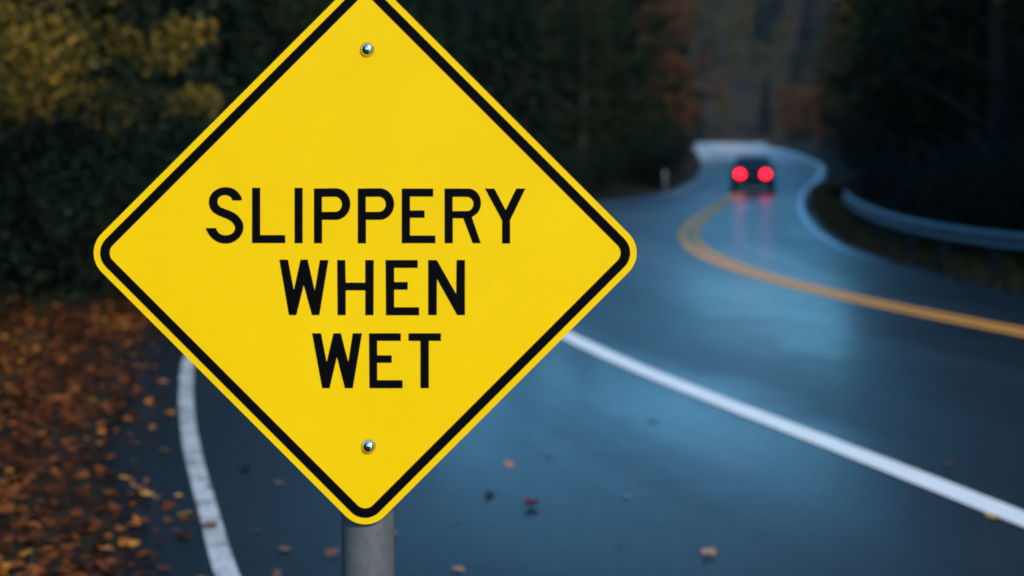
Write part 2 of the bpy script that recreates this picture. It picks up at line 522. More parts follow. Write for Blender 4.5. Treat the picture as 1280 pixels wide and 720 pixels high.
M['rail_post'] = simple('weathered_post_steel', (0.05, 0.05, 0.05), 0.8, 0.1, 0.3, 0.3, 6)
M['chrome'] = simple('bright_bolt_steel', (0.75, 0.76, 0.78), 0.14, 1.0)

sign = empty('warning_sign', (SX, DS, gz(SX, DS) - 0.02))
ZS = SZ - sign.location.z
tag(sign, 'yellow diamond warning sign with black lettering SLIPPERY WHEN WET on a round grey post', 'road sign')
def on_sign(o):
    o.location = (0, 0, ZS); return o
SIDE = 353.5 * math.sqrt(2) / S
panel = on_sign(curve_solid('sign_panel', [round_diamond(SIDE, 34 / S, 12)], 0.0032, 0.0, M['sign_yellow'], sign, 0.0))
bevel(panel, 0.0006, 2)
m1, m2 = 8.4 / S, 20.2 / S
b_out = round_diamond(SIDE - 2 * m1, 25 / S, 12); b_in = round_diamond(SIDE - 2 * m2, 13.5 / S, 12)
on_sign(curve_solid('border', [b_out, b_in], 0.0005, -0.0007, M['sign_black'], sign))

# letters, outlines in sign pixels
def A(ox, oy, s, pts): return [(ox + x / s, oy + y / s) for x, y in pts]
def arc(cx, cy, rx, ry, a0, a1, n=12):
    return [(cx + rx * math.cos(R(a0 + (a1 - a0) * k / n)), cy + ry * math.sin(R(a0 + (a1 - a0) * k / n))) for k in range(n + 1)]
def stroke(center, w):
    """thick smooth line through the points (Catmull-Rom), ends given by explicit directions"""
    P = [Vector(p) for p in center]
    Q = [2 * P[0] - P[1]] + P + [2 * P[-1] - P[-2]]
    fine = []
    for i in range(1, len(Q) - 2):
        for k in range(8):
            t = k / 8
            fine.append(0.5 * ((2 * Q[i]) + (-Q[i - 1] + Q[i + 1]) * t + (2 * Q[i - 1] - 5 * Q[i] + 4 * Q[i + 1] - Q[i + 2]) * t * t + (-Q[i - 1] + 3 * Q[i] - 3 * Q[i + 1] + Q[i + 2]) * t ** 3))
    fine.append(P[-1])
    L_, R_ = [], []
    for i, p in enumerate(fine):
        d = (fine[min(i + 1, len(fine) - 1)] - fine[max(i - 1, 0)]).normalized()
        n_ = Vector((-d.y, d.x))
        L_.append(tuple(p + n_ * w / 2)); R_.append(tuple(p - n_ * w / 2))
    return L_ + R_[::-1]
def S_outline():
    outer1 = arc(256, 196, 165, 126, -2, -92, 14)         # right terminal over the top, outer edge
    pts = [(421, 192), (419, 184), (404, 152), (378, 118), (345, 92), (305, 76), (258, 70), (212, 76), (165, 94), (126, 124), (98, 165), (88, 212), (92, 254), (108, 294), (136, 326), (178, 350), (222, 370), (268, 386), (306, 407), (336, 437), (351, 470), (348, 500), (332, 526), (302, 545), (258, 553), (216, 547), (186, 527), (168, 500), (163, 480),
           (57, 480), (70, 512), (94, 552), (130, 590), (172, 618), (216, 632), (262, 636), (312, 628), (356, 608), (396, 574), (424, 530), (436, 482), (432, 436), (412, 394), (380, 356), (338, 326), (290, 303), (242, 287), (206, 272), (184, 250), (174, 222), (180, 188), (200, 164), (228, 152), (258, 150), (288, 157), (312, 175), (328, 204), (412, 204)]
    return A(250, 225, 8, pts)
def E_at(x0, y0, x1, ym1, y1, top=10, w=10.3):
    """x1 = (top arm end, middle arm end, bottom arm end)"""
    h = y1 - y0
    mid0 = y0 + h * 0.405; mid1 = y0 + h * 0.54
    return [(x0, y0), (x1[0], y0), (x1[0], y0 + top), (x0 + w, y0 + top), (x0 + w, mid0), (x1[1], mid0), (x1[1], mid1), (x0 + w, mid1), (x0 + w, y1 - top), (x1[2], y1 - top), (x1[2], y1), (x0, y1)]
def P_at(dx):
    outer = [(260, 85), (470, 82)] + arc(478, 240, 146, 158, -90, 90, 18) + [(342, 397), (342, 632), (260, 632)]
    hole = [(340, 168), (470, 166)] + arc(470, 242, 70, 76, -88, 88, 12) + [(340, 318)]
    return [A(360 + dx, 225, 8, outer), A(360 + dx, 225, 8, hole)]
s3 = 7.53
word1 = [S_outline(),
         A(250, 225, 8, [(521, 77), (603, 77), (603, 550), (853, 550), (853, 630), (521, 630)]),
         A(250, 225, 8, [(946, 78), (1027, 78), (1027, 631), (946, 631)])]
word1 += P_at(0) + P_at(54.8)
word1 += [A(490, 225, s3, [(92, 80), (388, 80), (388, 155), (170, 155), (170, 286), (307, 286), (307, 355), (170, 355), (170, 522), (409, 522), (409, 594), (92, 594)])]
word1 += [A(490, 225, s3, [(495, 80), (720, 80)] + arc(720, 216, 118, 136, -82, 48, 14) + [(752, 349), (836, 594), (760, 594), (672, 360), (573, 360), (573, 594), (495, 594)]),
          A(490, 225, s3, [(571, 158), (700, 158)] + arc(706, 225, 61, 67, -88, 88, 12) + [(571, 292)])]
word1 += [A(490, 225, s3, [(876, 80), (964, 80), (1070, 282), (1170, 80), (1256, 80), (1112, 378), (1112, 597), (1036, 597), (1036, 378)])]
word2 = [A(340, 315, 8, [(74, 76), (160, 76), (219, 380), (286, 76), (357, 76), (428, 386), (480, 80), (565, 80), (474, 630), (400, 630), (318, 330), (244, 630), (170, 630)]),
         A(340, 315, 8, [(652, 80), (733, 80), (738, 306), (933, 306), (933, 80), (1018, 80), (1016, 631), (933, 631), (933, 383), (738, 383), (738, 631), (656, 631)]),
         A(470, 315, 8, [(96, 80), (418, 80), (418, 158), (182, 158), (182, 300), (318, 300), (318, 376), (182, 376), (182, 552), (432, 552), (432, 632), (100, 632)]),
         A(470, 315, 8, [(522, 80), (608, 80), (802, 420), (806, 80), (890, 80), (890, 630), (812, 630), (610, 268), (608, 630), (522, 630)])]
word3 = [A(380, 405, 7.11, [(72, 82), (152, 82), (202, 338), (262, 82), (328, 82), (394, 338), (434, 82), (516, 82), (434, 570), (364, 570), (293, 292), (228, 570), (162, 570)]),
         A(380, 405, 7.11, [(578, 82), (861, 82), (861, 149), (651, 149), (651, 278), (780, 278), (780, 344), (651, 344), (651, 499), (877, 499), (877, 570), (582, 570)]),
         A(380, 405, 7.11, [(929, 82), (1217, 82), (1217, 149), (1110, 149), (1110, 569), (1035, 569), (1035, 149), (929, 149)])]
for w in (word1, word2, word3):
    on_sign(curve_solid('lettering', [[spt(x, y) for x, y in lp] for lp in w], 0.0005, -0.0007, M['sign_black'], sign))
for bx, by in ((459.3, 61.8), (460.8, 558)):
    x, z = spt(bx, by)
    b = MB()
    b.lathe([(0.0165, 0.0), (0.0165, -0.0016), (0.0145, -0.002), (0.0142, -0.0045), (0.0125, -0.0080), (0.009, -0.0105), (0.0045, -0.0118), (0.0012, -0.0121)], 28, (x, 0, z), 'y')
    b.lathe([(0.004, 0.0), (0.004, 0.01)], 10, (x, 0.0, z), 'y')
    on_sign(b.build('bolt', M['chrome'], sign, smooth=True))
PRAD = 0.0617
px0 = -0.0012
pb = MB()
pb.lathe([(PRAD, -0.35), (PRAD, ZS + 0.60), (PRAD * 0.8, ZS + 0.62), (0.002, ZS + 0.625)], 48, (px0, 0.0032 + 0.012 + PRAD, 0), 'z')
post = pb.build('post', M['galv'], sign, smooth=True)
for p in post.data.polygons:
    if len(p.vertices) > 4: p.use_smooth = False
for bz in (61.8, 558):
    z = spt(0, bz)[1]
    b = MB(); b.box((px0, 0.0032 + 0.0065, z), (0.20, 0.011, 0.04))
    b.lathe([(PRAD + 0.001, z - 0.018), (PRAD + 0.005, z - 0.018), (PRAD + 0.005, z + 0.018), (PRAD + 0.001, z + 0.018)], 36, (px0, 0.0152 + PRAD, 0), 'z')
    on_sign(b.build('bracket', M['galv'], sign))

# ------------------------------------------------------------------ guardrail
def poly_smooth(pts, n=10):
    P = [Vector(p) for p in pts]
    Q = [2 * P[0] - P[1]] + P + [2 * P[-1] - P[-2]]
    out = []
    for i in range(1, len(Q) - 2):
        for k in range(n):
            t = k / n
            out.append(0.5 * ((2 * Q[i]) + (-Q[i - 1] + Q[i + 1]) * t + (2 * Q[i - 1] - 5 * Q[i] + 4 * Q[i + 1] - Q[i + 2]) * t * t + (-Q[i - 1] + 3 * Q[i] - 3 * Q[i + 1] + Q[i + 2]) * t ** 3))
    out.append(P[-1])
    return out
rail_path = poly_smooth([(11.6, 46.5), (10.2, 42.5), (8.95, 38), (8.1, 33), (7.72, 29.6), (7.62, 27), (7.85, 24.8), (8.45, 23.0), (9.6, 21.2), (11.5, 18.9), (14.2, 15.6)])
gr = empty('guardrail', (rail_path[0].x, rail_path[0].y, gz(rail_path[0].x, rail_path[0].y)))
tag(gr, 'grey corrugated steel guardrail on short posts curving along the right verge', 'guardrail')
prof = [(0.0, 0.0), (0.055, 0.035), (0.08, 0.06), (0.08, 0.095), (0.02, 0.135), (0.0, 0.155), (0.02, 0.175), (0.08, 0.215), (0.08, 0.25), (0.055, 0.275), (0.0, 0.31)]
V, F = [], []
o0 = gr.location
arcl = 0; nexts = 0; posts = []
for i, p in enumerate(rail_path):
    a = rail_path[max(i - 1, 0)]; b = rail_path[min(i + 1, len(rail_path) - 1)]
    t = (b - a).normalized(); nrm = Vector((t.y, -t.x))       # towards the road is -X
    if nrm.x > 0: nrm = -nrm
    z0 = 0.44
    if i > 0: arcl += (p - rail_path[i - 1]).length
    if arcl >= nexts:
        posts.append((p, nrm)); nexts += 1.905
    for w_, z_ in prof: V.append((p.x + nrm.x * w_ - o0.x, p.y + nrm.y * w_ - o0.y, z0 + z_ - o0.z))
k = len(prof)
for i in range(len(rail_path) - 1):
    for j in range(k - 1): F.append((i * k + j, i * k + j + 1, (i + 1) * k + j + 1, (i + 1) * k + j))
me = bpy.data.meshes.new('beam'); me.from_pydata(V, [], F)
bo = link_mesh('beam', me, M['rail'], gr, smooth=True)
sm = bo.modifiers.new('s', 'SOLIDIFY'); sm.thickness = 0.004
for p, nrm in posts:
    b = MB()
    rot = Matrix.Rotation(math.atan2(nrm.y, nrm.x), 3, 'Z')
    c = Vector((p.x - nrm.x * 0.17, p.y - nrm.y * 0.17, 0.0))
    zg = gz(c.x, c.y)
    for dx, s in ((-0.07, (0.008, 0.11)), (0.07, (0.008, 0.11)), (0, (0.14, 0.007))):
        b.box((c.x + nrm.x * dx - o0.x, c.y + nrm.y * dx - o0.y, (0.74 + zg - 0.3) / 2 - o0.z), (s[0], s[1], 0.74 - zg + 0.3), rot)
    b.box((p.x - nrm.x * 0.045 - o0.x, p.y - nrm.y * 0.045 - o0.y, 0.595 - o0.z), (0.085, 0.13, 0.30), rot)
    b.build('rail_post', M['rail_post'], gr)

# ------------------------------------------------------------------ roadside marker post far left
dx_, dy_ = 6.75, 56.0
dx_ = float(paveL(dy_)) - 0.25
dl = empty('marker_post', (dx_, dy_, gz(dx_, dy_)))
tag(dl, 'short pale marker post beside the dark bush at the far left bend', 'marker post')
b = MB(); b.tube([(0, 0, -0.2), (0, 0, 0.78), (0, 0, 0.80)], [0.07, 0.07, 0.05], 14)
b.build('post_body', simple('pale_plastic', (0.13, 0.14, 0.15), 0.6), dl, smooth=False)
b = MB(); b.box((0, -0.072, 0.68), (0.08, 0.012, 0.12)); b.build('reflector', simple('grey_reflector', (0.5, 0.5, 0.52), 0.2), dl)

# ------------------------------------------------------------------ car
def build_car(loc, rz):
    car = empty('hatchback', loc, rz)
    tag(car, 'dark hatchback driving away round the bend with both red tail lights lit', 'car')
    t = NT('dark_car_paint'); t.set(color=(0.012, 0.016, 0.035), rough=0.5, metal=0.0, spec=0.3, coat=0.15, coat_rough=0.2); paint = t.m
    glass = NT('dark_car_glass').set(color=(0.01, 0.013, 0.016), rough=0.06, spec=0.7).m
    tyre = simple('tyre_rubber', (0.02, 0.02, 0.02), 0.85)
    rimm = simple('wheel_rim', (0.45, 0.46, 0.48), 0.3, 0.8)
    plast = simple('black_trim', (0.02, 0.02, 0.022), 0.6)
    # lower body: stations along y (rear at -), ring half profile (x, z)
    st = [(-2.02, 0.66, 0.34, 0.70), (-1.98, 0.76, 0.28, 0.84), (-1.80, 0.80, 0.24, 0.90), (-1.2, 0.82, 0.22, 0.92), (0.0, 0.825, 0.20, 0.91), (0.8, 0.81, 0.21, 0.88), (1.4, 0.78, 0.23, 0.80), (1.85, 0.70, 0.28, 0.68), (2.0, 0.58, 0.34, 0.56)]
    ring = []
    vs = []; fs = []
    for y, w, z0, z1 in st:
        half = [(0.0, z0), (w * 0.80, z0), (w * 0.97, z0 + 0.12), (w, (z0 + z1) / 2), (w * 0.975, z1 - 0.10), (w * 0.90, z1 - 0.015), (w * 0.6, z1 + 0.02), (0.0, z1 + 0.03)]
        full = half + [(-x, z) for x, z in half[1:-1][::-1]]
        vs += [(x, y, z) for x, z in full]
    k = 14
    for i in range(len(st) - 1):
        for j in range(k): fs.append((i * k + j, i * k + (j + 1) % k, (i + 1) * k + (j + 1) % k, (i + 1) * k + j))
    fs.append(tuple(range(k))); fs.append(tuple((len(st) - 1) * k + j for j in range(k)))
    b = MB(); b.add(vs, fs)
    body = b.build('body', paint, car, smooth=True)
    ss = body.modifiers.new('s', 'SUBSURF'); ss.levels = 2; ss.render_levels = 2
    # cabin shell
    st = [(-1.93, 0.66, 0.86, 0.92), (-1.72, 0.66, 0.86, 1.30), (-1.5, 0.64, 0.86, 1.43), (-0.9, 0.64, 0.86, 1.475), (0.0, 0.64, 0.86, 1.45), (0.35, 0.64, 0.86, 1.36), (0.95, 0.62, 0.84, 0.92)]
    vs = []; fs = []
    for y, w, z0, z1 in st:
        h = z1 - z0
        half = [(0.0, z0), (w * 1.14, z0), (w * (1.14 - 0.10 * min(1, h / 0.4)), z0 + h * 0.5), (w * (1.08 - 0.16 * min(1, h / 0.4)), z0 + h * 0.9), (w * 0.72, z1), (0, z1 + 0.012)]
        full = half + [(-x, z) for x, z in half[1:-1][::-1]]
        vs += [(x, y, z) for x, z in full]
    k = 10
    for i in range(len(st) - 1):
        for j in range(k): fs.append((i * k + j, i * k + (j + 1) % k, (i + 1) * k + (j + 1) % k, (i + 1) * k + j))
    fs.append(tuple(range(k))); fs.append(tuple((len(st) - 1) * k + j for j in range(k)))
    b = MB(); b.add(vs, fs); bevel(b.build('cabin', paint, car, smooth=True), 0.02, 2, 25)
    def quad(name, pts, m, th=0.008):
        b = MB(); P = [Vector(p) for p in pts]
        n_ = (P[1] - P[0]).cross(P[2] - P[0]).normalized() * th
        b.add([p + n_ for p in P] + [p - n_ for p in P], [(0, 1, 2, 3), (7, 6, 5, 4), (0, 4, 5, 1), (1, 5, 6, 2), (2, 6, 7, 3), (3, 7, 4, 0)])
        return b.build(name, m, car)
    quad('rear_window', [(-0.58, -1.905, 0.98), (0.58, -1.905, 0.98), (0.50, -1.72, 1.30), (-0.50, -1.72, 1.30)], glass, 0.02)
    quad('windscreen', [(-0.60, 0.93, 0.95), (0.60, 0.93, 0.95), (0.50, 0.40, 1.34), (-0.50, 0.40, 1.34)], glass, 0.02)
    for s in (-1, 1):
        quad('side_window', [(s * 0.715, -1.45, 0.95), (s * 0.715, -0.35, 0.95), (s * 0.625, -0.35, 1.36), (s * 0.63, -1.35, 1.34)], glass, 0.012)
        quad('side_window', [(s * 0.715, -0.27, 0.95), (s * 0.70, 0.72, 0.94), (s * 0.622, 0.25, 1.32), (s * 0.625, -0.27, 1.36)], glass, 0.012)
        for y in (-1.25, 1.25):
            wh = empty('wheel', (s * 0.72, y, 0.31)); wh.parent = car
            b = MB(); b.lathe([(0.20, -0.09), (0.29, -0.10), (0.31, -0.07), (0.31, 0.07), (0.29, 0.10), (0.20, 0.09)], 28, (0, 0, 0), 'x'); b.build('tyre', tyre, wh, smooth=False)
            b = MB(); b.lathe([(0.205, -0.07), (0.205, 0.07), (0.17, s * 0.085), (0.05, s * 0.095)], 20, (0, 0, 0), 'x'); b.build('rim', rimm, wh)
        b = MB(); b.box((s * 0.88, 0.55, 0.98), (0.16, 0.10, 0.11)); bevel(b.build('wing_mirror', paint, car), 0.03, 3)
        # tail light: lamp bowl with lit lens
        b = MB(); b.lathe([(0.165, 0.05), (0.17, 0.0), (0.155, -0.02)], 24, (s * 0.47, -1.985, 0.765), 'y')
        tl = b.build('tail_light', plast, car)
        e = NT('tail_light_glow'); e.set(color=(0.4, 0.005, 0.01), rough=0.2)
        e.b.inputs['Emission Color'].default_value = (1.0, 0.006, 0.018, 1); e.b.inputs['Emission Strength'].default_value = 5.0
        b = MB(); b.lathe([(0.15, -0.015), (0.14, -0.032), (0.07, -0.042), (0.01, -0.045)], 24, (s * 0.47, -1.99, 0.765), 'y')
        b.build('lens', e.m, tl, smooth=True)
    b = MB(); b.box((0, -2.03, 0.40), (1.42, 0.10, 0.22)); bevel(b.build('rear_bumper', plast, car), 0.035, 3)
    b = MB(); b.box((0, -2.045, 0.66), (0.44, 0.015, 0.11)); bevel(b.build('number_plate', simple('plate', (0.10, 0.10, 0.11), 0.5), car), 0.004)
    car.scale = (1.0, 1.0, 0.93)
    return car
CY = 53.2; CX = 9.34
build_car((CX, CY + 2.0, 0.0), R(-9.5))

# ------------------------------------------------------------------ trees
def quads_leaves(C, size, aspect=0.55, droop=None, rng=nr):
    """one folded 4-vertex leaf per centre"""
    n = len(C)
    d = rng.standard_normal((n, 3)); d /= np.linalg.norm(d, axis=1)[:, None]
    if droop is not None: d = d * (1 - droop[1]) + np.asarray(droop[0]) * droop[1]; d /= np.linalg.norm(d, axis=1)[:, None]
    e = rng.standard_normal((n, 3)); e -= (e * d).sum(1)[:, None] * d; e /= np.linalg.norm(e, axis=1)[:, None]
    s = size * rng.uniform(0.6, 1.35, n)[:, None]
    V = np.stack([C - d * s / 2, C + e * s * aspect / 2 - d * s * 0.05, C + d * s / 2, C - e * s * aspect / 2 - d * s * 0.05], 1).reshape(-1, 3)
    F = np.arange(n * 4).reshape(-1, 4)
    return V, F

def limb_tubes(seed, H, r0, clear, spread, n_limbs):
    rg = random.Random(seed)
    b = MB()
    lean = (rg.uniform(-.3, .3), rg.uniform(-.3, .3))
    P = [(lean[0] * (t ** 1.5), lean[1] * (t ** 1.5), H * 0.88 * t - 0.5 * (t == 0)) for t in (0, .15, .35, .55, .75, 1)]
    b.tube(P, [r0 * 1.25, r0, r0 * .82, r0 * .6, r0 * .38, r0 * .08], 10)
    ends = []
    for i in range(n_limbs):
        t = clear + (0.92 - clear) * i / max(1, n_limbs - 1)
        zz = H * 0.88 * t
        a = i * 2.4 + rg.uniform(-.4, .4)
        L = spread * (1.0 - 0.55 * ((t - clear) / (1 - clear)) ** 1.6) * rg.uniform(.75, 1.1)
        x0, y0 = lean[0] * t ** 1.5, lean[1] * t ** 1.5
        rise = L * rg.uniform(.25, .6)
        q = [(x0, y0, zz), (x0 + math.cos(a) * L * .4, y0 + math.sin(a) * L * .4, zz + rise * .5), (x0 + math.cos(a + .15) * L * .75, y0 + math.sin(a + .15) * L * .75, zz + rise * .85), (x0 + math.cos(a + .1) * L, y0 + math.sin(a + .1) * L, zz + rise)]
        rr = r0 * 0.38 * (1 - 0.6 * t)
        b.tube(q, [rr, rr * .7, rr * .4, rr * .12], 6, caps=False)
        ends.append([Vector(p) for p in q])
    return b, ends, lean

def broadleaf(name, seed, H, spread, leafmat, n_leaf=9000, leaf=0.15, clear=0.28, bark='bark', n_limbs=18, blob=0.75):
    root = empty(name)
    b, ends, lean = limb_tubes(seed, H, 0.018 * H, clear, spread, n_limbs)
    b.build('trunk', M[bark], root, smooth=True)
    rg = np.random.default_rng(seed)
    cs = []
    for q in ends:
        for t in (0.35, 0.6, 0.8, 0.97, 1.0):
            i = min(int(t * 3), 2); u = t * 3 - i
            p = q[i].lerp(q[i + 1], u)
            cs.append(np.array(p) + rg.standard_normal(3) * blob * 0.55)
    for _ in range(8): cs.append(np.array([lean[0], lean[1], H * 0.9]) + rg.standard_normal(3) * (spread * .22, spread * .22, .5))
    cs = np.array(cs)
    wts = rg.uniform(0.3, 1.4, len(cs)); wts /= wts.sum()
    idx = rg.choice(len(cs), n_leaf, p=wts)
    rad = rg.uniform(0.55, 1.25, len(cs))[idx] * blob
    off = rg.standard_normal((n_leaf, 3)); off /= np.linalg.norm(off, axis=1)[:, None]
    off *= (rg.uniform(0, 1, n_leaf) ** 0.5)[:, None] * rad[:, None] * np.array([1.15, 1.15, 0.7])
    V, F = quads_leaves(cs[idx] + off, leaf, 0.7, ((0, 0, -1), 0.25), rg)
    link_mesh('crown', mesh_np('crown', V, F), leafmat, root)
    return root

def conifer(name, seed, H, rad, leafmat, n_leaf=9000, leaf=0.34, clear=0.06):
    root = empty(name)
    rg = np.random.default_rng(seed)
    b = MB(); b.tube([(0, 0, -.5), (0, 0, H * .4), (0, 0, H * .98)], [0.016 * H, 0.011 * H, 0.01], 9)
    nb = 120
    C = []
    per = n_leaf // nb
    for i in range(nb):
        t = clear + (1 - clear) * (i / nb)
        L = rad * (1 - t) ** 0.8 * rg.uniform(.7, 1.12) + 0.12
        a = i * 2.399 + rg.uniform(-.3, .3)
        z0 = H * t
        if i % 2 == 0: b.tube([(0, 0, z0), (math.cos(a) * L * .9, math.sin(a) * L * .9, z0 - L * .22)], [0.03 * (1.2 - t), 0.008], 4, caps=False)
        u = rg.uniform(0.1, 1, per) ** 0.75
        lat = rg.standard_normal(per) * 0.20 * L * (1.05 - u)
        z = z0 - L * 0.28 * u ** 1.6 + 0.14 * L * (u > .85) * (u - .85) + rg.standard_normal(per) * 0.09 - np.abs(lat) * .3
        C.append(np.stack([math.cos(a) * L * u - math.sin(a) * lat, math.sin(a) * L * u + math.cos(a) * lat, z], 1))
    b.build('trunk', M['bark'], root, smooth=True)
    V, F = quads_leaves(np.concatenate(C), leaf, 0.38, ((0, 0, -1), 0.35), rg)
    link_mesh('crown', mesh_np('crown', V, F), leafmat, root)
    return root

def shrub(name, seed, H, rad, leafmat, n_leaf=3500, leaf=0.09):
    root = empty(name)
    rg = np.random.default_rng(seed); rr = random.Random(seed)
    b = MB(); cs = []
    for i in range(9):
        a = i * 2.4; L = rad * rr.uniform(.4, 1)
        top = (math.cos(a) * L, math.sin(a) * L, H * rr.uniform(.55, 1))
        b.tube([(math.cos(a) * .08, math.sin(a) * .08, -.15), (top[0] * .5, top[1] * .5, top[2] * .6), top], [.02, .014, .004], 5, caps=False)
        cs += [top, (top[0] * .7, top[1] * .7, top[2] * .7), (top[0] * .6, top[1] * .6, top[2] * .35)]
    cs = np.array(cs)
    idx = rg.integers(0, len(cs), n_leaf)
    off = rg.standard_normal((n_leaf, 3)) * rad * 0.24
    C = cs[idx] + off; C[:, 2] = np.abs(C[:, 2]) + .02
    V, F = quads_leaves(C, leaf, 0.6, None, rg)
    b.build('stem', M['bark'], root, smooth=True)
    link_mesh('foliage', mesh_np('foliage', V, F), leafmat, root)
    return root

used = set()
HT = {}
def cap(proto, x, y, s):
    """tree tops cut low ahead so the road mirrors open sky, tall elsewhere"""
    if proto.name.split('.')[0] not in HT: pass
    d = math.hypot(x, y); az = math.degrees(math.atan2(x, y))
    if y < 20: return s
    k = max(0.0, min(1.0, (abs(az - 3.0) - 6.0) / 12.0)) ** 1.3
    el = 6.3 + 16 * k
    hm = CAM_H + d * math.tan(R(el)) - gz(x, y)
    return min(s, max(0.35, hm / HT.get(proto.name, 12)))
def place(proto, x, y, rz=0.0, s=1.0, label=None, cat=None, group=None, sz=None):
    if proto.name in used:
        r_ = proto.copy(); COL.objects.link(r_)
        for ch in proto.children:
            c = ch.copy(); COL.objects.link(c); c.parent = r_
    else:
        used.add(proto.name); r_ = proto
    r_.location = (x, y, gz(x, y) - 0.08); r_.rotation_euler = (0, 0, rz); r_.scale = (s, s, sz or s)
    tag(r_, label, cat, group)
    return r_

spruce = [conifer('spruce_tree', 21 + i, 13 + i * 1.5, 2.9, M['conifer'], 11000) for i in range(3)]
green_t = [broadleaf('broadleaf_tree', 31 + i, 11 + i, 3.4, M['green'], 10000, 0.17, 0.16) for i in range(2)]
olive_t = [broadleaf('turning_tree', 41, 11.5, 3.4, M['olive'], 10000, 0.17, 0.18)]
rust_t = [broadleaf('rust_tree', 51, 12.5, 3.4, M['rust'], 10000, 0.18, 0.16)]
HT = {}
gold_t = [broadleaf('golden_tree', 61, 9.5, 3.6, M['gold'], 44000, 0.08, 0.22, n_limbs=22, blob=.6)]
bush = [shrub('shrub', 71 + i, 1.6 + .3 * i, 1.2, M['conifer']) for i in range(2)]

GL = 'dark trees of the wooded slope left of the road'
GR = 'dark trees of the wooded slope right of the road'
GF = 'misty trees closing the far end of the road'
# a few that can be told apart
place(gold_t[0], -7.3, 18.0, 0.6, 1.0, 'golden leaved tree at the left edge above the leaf bank', 'tree')
place(gold_t[0], -10.2, 21.5, 2.2, 1.1, 'taller golden green tree behind the golden tree at the far left', 'tree')
xr = float(paveL(96)) - 4.2
place(rust_t[0], xr, 96.0, 0.3, 1.15, 'rust red tree at the left side of the far bend, beyond the car', 'tree')

for p, h in zip(spruce + green_t + olive_t + rust_t, (13, 14.5, 16, 11, 12, 11.5, 12.5)): HT[p.name] = h
xa = float(paveL(78)) - 3.4
place(rust_t[0], xa, 78.0, 2.1, 0.85, 'orange brown tree at the left side of the bend, nearest behind the car', 'tree')
xb = float(paveL(118)) - 3.6
place(rust_t[0], xb, 118.0, 4.0, 1.3, 'tall rust red tree in the misty gap left of the far road', 'tree')
xc = float(paveR(88)) + 3.5
place(olive_t[0], xc, 88.0, 4.0, 1.1, 'olive brown tree at the right side of the bend beyond the car', 'tree')
xd = float(paveR(70)) + 3.6
place(olive_t[0], xd, 70.0, 1.0, 1.0, 'olive brown tree just right of the bend, nearer than its neighbour', 'tree')
xe = float(paveR(112)) + 4.0
place(rust_t[0], xe, 112.0, 1.0, 1.1, 'rust brown tree at the right edge of the far road', 'tree')
taken = [(-6.6, 18.0), (-10.2, 21.5), (xr, 96.0), (xa, 78.0), (xb, 118.0), (xc, 88.0), (xd, 70.0), (xe, 112.0)]
def free(x, y, d):
    return all((x - a) ** 2 + (y - b) ** 2 > d * d for a, b in taken)
LEFT = [(spruce[0], .5), (spruce[1], .7), (spruce[2], .85), (green_t[0], .95), (green_t[1], 1.0)]
RIGHT = [(spruce[0], .3), (spruce[1], .55), (green_t[0], .8), (green_t[1], .95), (olive_t[0], 1.0)]
def pick(lst, u):
    for p, c in lst:
        if u <= c: return p
    return lst[-1][0]
ROWW = ['in the front row', 'in the second row', 'farther back', 'farther back']
NAMEOF = {}
for p in spruce: NAMEOF[p.name] = 'spruce'
for p in green_t: NAMEOF[p.name] = 'green broadleaf'
for p in olive_t: NAMEOF[p.name] = 'brown olive leaved'
for p in rust_t: NAMEOF[p.name] = 'rust leaved'
def forest(side, y0, y1, rows, step, lst, group, where):
    y = y0
    while y < y1:
        for r_ in range(rows):
            d = 3.4 + r_ * 4.3 + rnd.uniform(-.7, .9) + (1.2 if side > 0 else 0)
            yy = y + rnd.uniform(-1.4, 1.4)
            x = (float(paveL(yy)) - d) if side < 0 else (float(paveR(yy)) + d)
            if side < 0 and yy < 24 and d < 6: continue
            if not free(x, yy, 2.6): continue
            taken.append((x, yy))
            p = pick(lst, rnd.random())
            nm = NAMEOF.get(p.name, 'dark')
            place(p, x, yy, rnd.uniform(0, 6.28), cap(p, x, yy, rnd.uniform(.85, 1.2)), f'dark {nm} tree {ROWW[r_]} {where}', 'tree', f'{group}, {nm}, {ROWW[r_]}')
        y += step
        step = step * 1.02
forest(-1, 15, 118, 4, 4.6, LEFT, GL, 'of the wood left of the road')
forest(1, 15, 130, 4, 4.6, RIGHT, GR, 'of the wood right of the road')
# far end beyond the crest
for row, yr in enumerate((285, 325, 365, 405, 440)):
    x = -5 + row * 3
    while x < 100 + row * 6:
        p = pick([(spruce[1], .3), (green_t[1], .55), (olive_t[0], .8), (rust_t[0], 1)], rnd.random())
        nm = NAMEOF.get(p.name, 'dark')
        y_ = yr + rnd.uniform(-7, 7)
        place(p, x + rnd.uniform(-2, 2), y_, rnd.uniform(0, 6.28), (0.7 + 0.25 * row) * rnd.uniform(.85, 1.15) if row < 3 else rnd.uniform(1.5, 1.9), f'distant {nm} tree on the misty hillside beyond the crest', 'tree', f'{GF}, {nm}')
        x += 6.5 if x > 10 else 11
# sides of the far stretch
for yy in np.arange(124, 262, 8.5):
    for side in (-1, 1):
        for r_ in range(2):
            d = 4.5 + r_ * 5.5 + rnd.uniform(-.8, .8)
            x = (float(paveL(yy)) - d) if side < 0 else (float(paveR(yy)) + d)
            p = pick([(green_t[0], .3), (olive_t[0], .6), (rust_t[0], .8), (spruce[2], 1)], rnd.random())
            nm = NAMEOF.get(p.name, 'dark')
            place(p, x, yy + rnd.uniform(-2, 2), rnd.uniform(0, 6.28), rnd.uniform(.5, .75), f'{nm} tree lining the far stretch of road beyond the car', 'tree', f'trees lining the far stretch, {nm}')
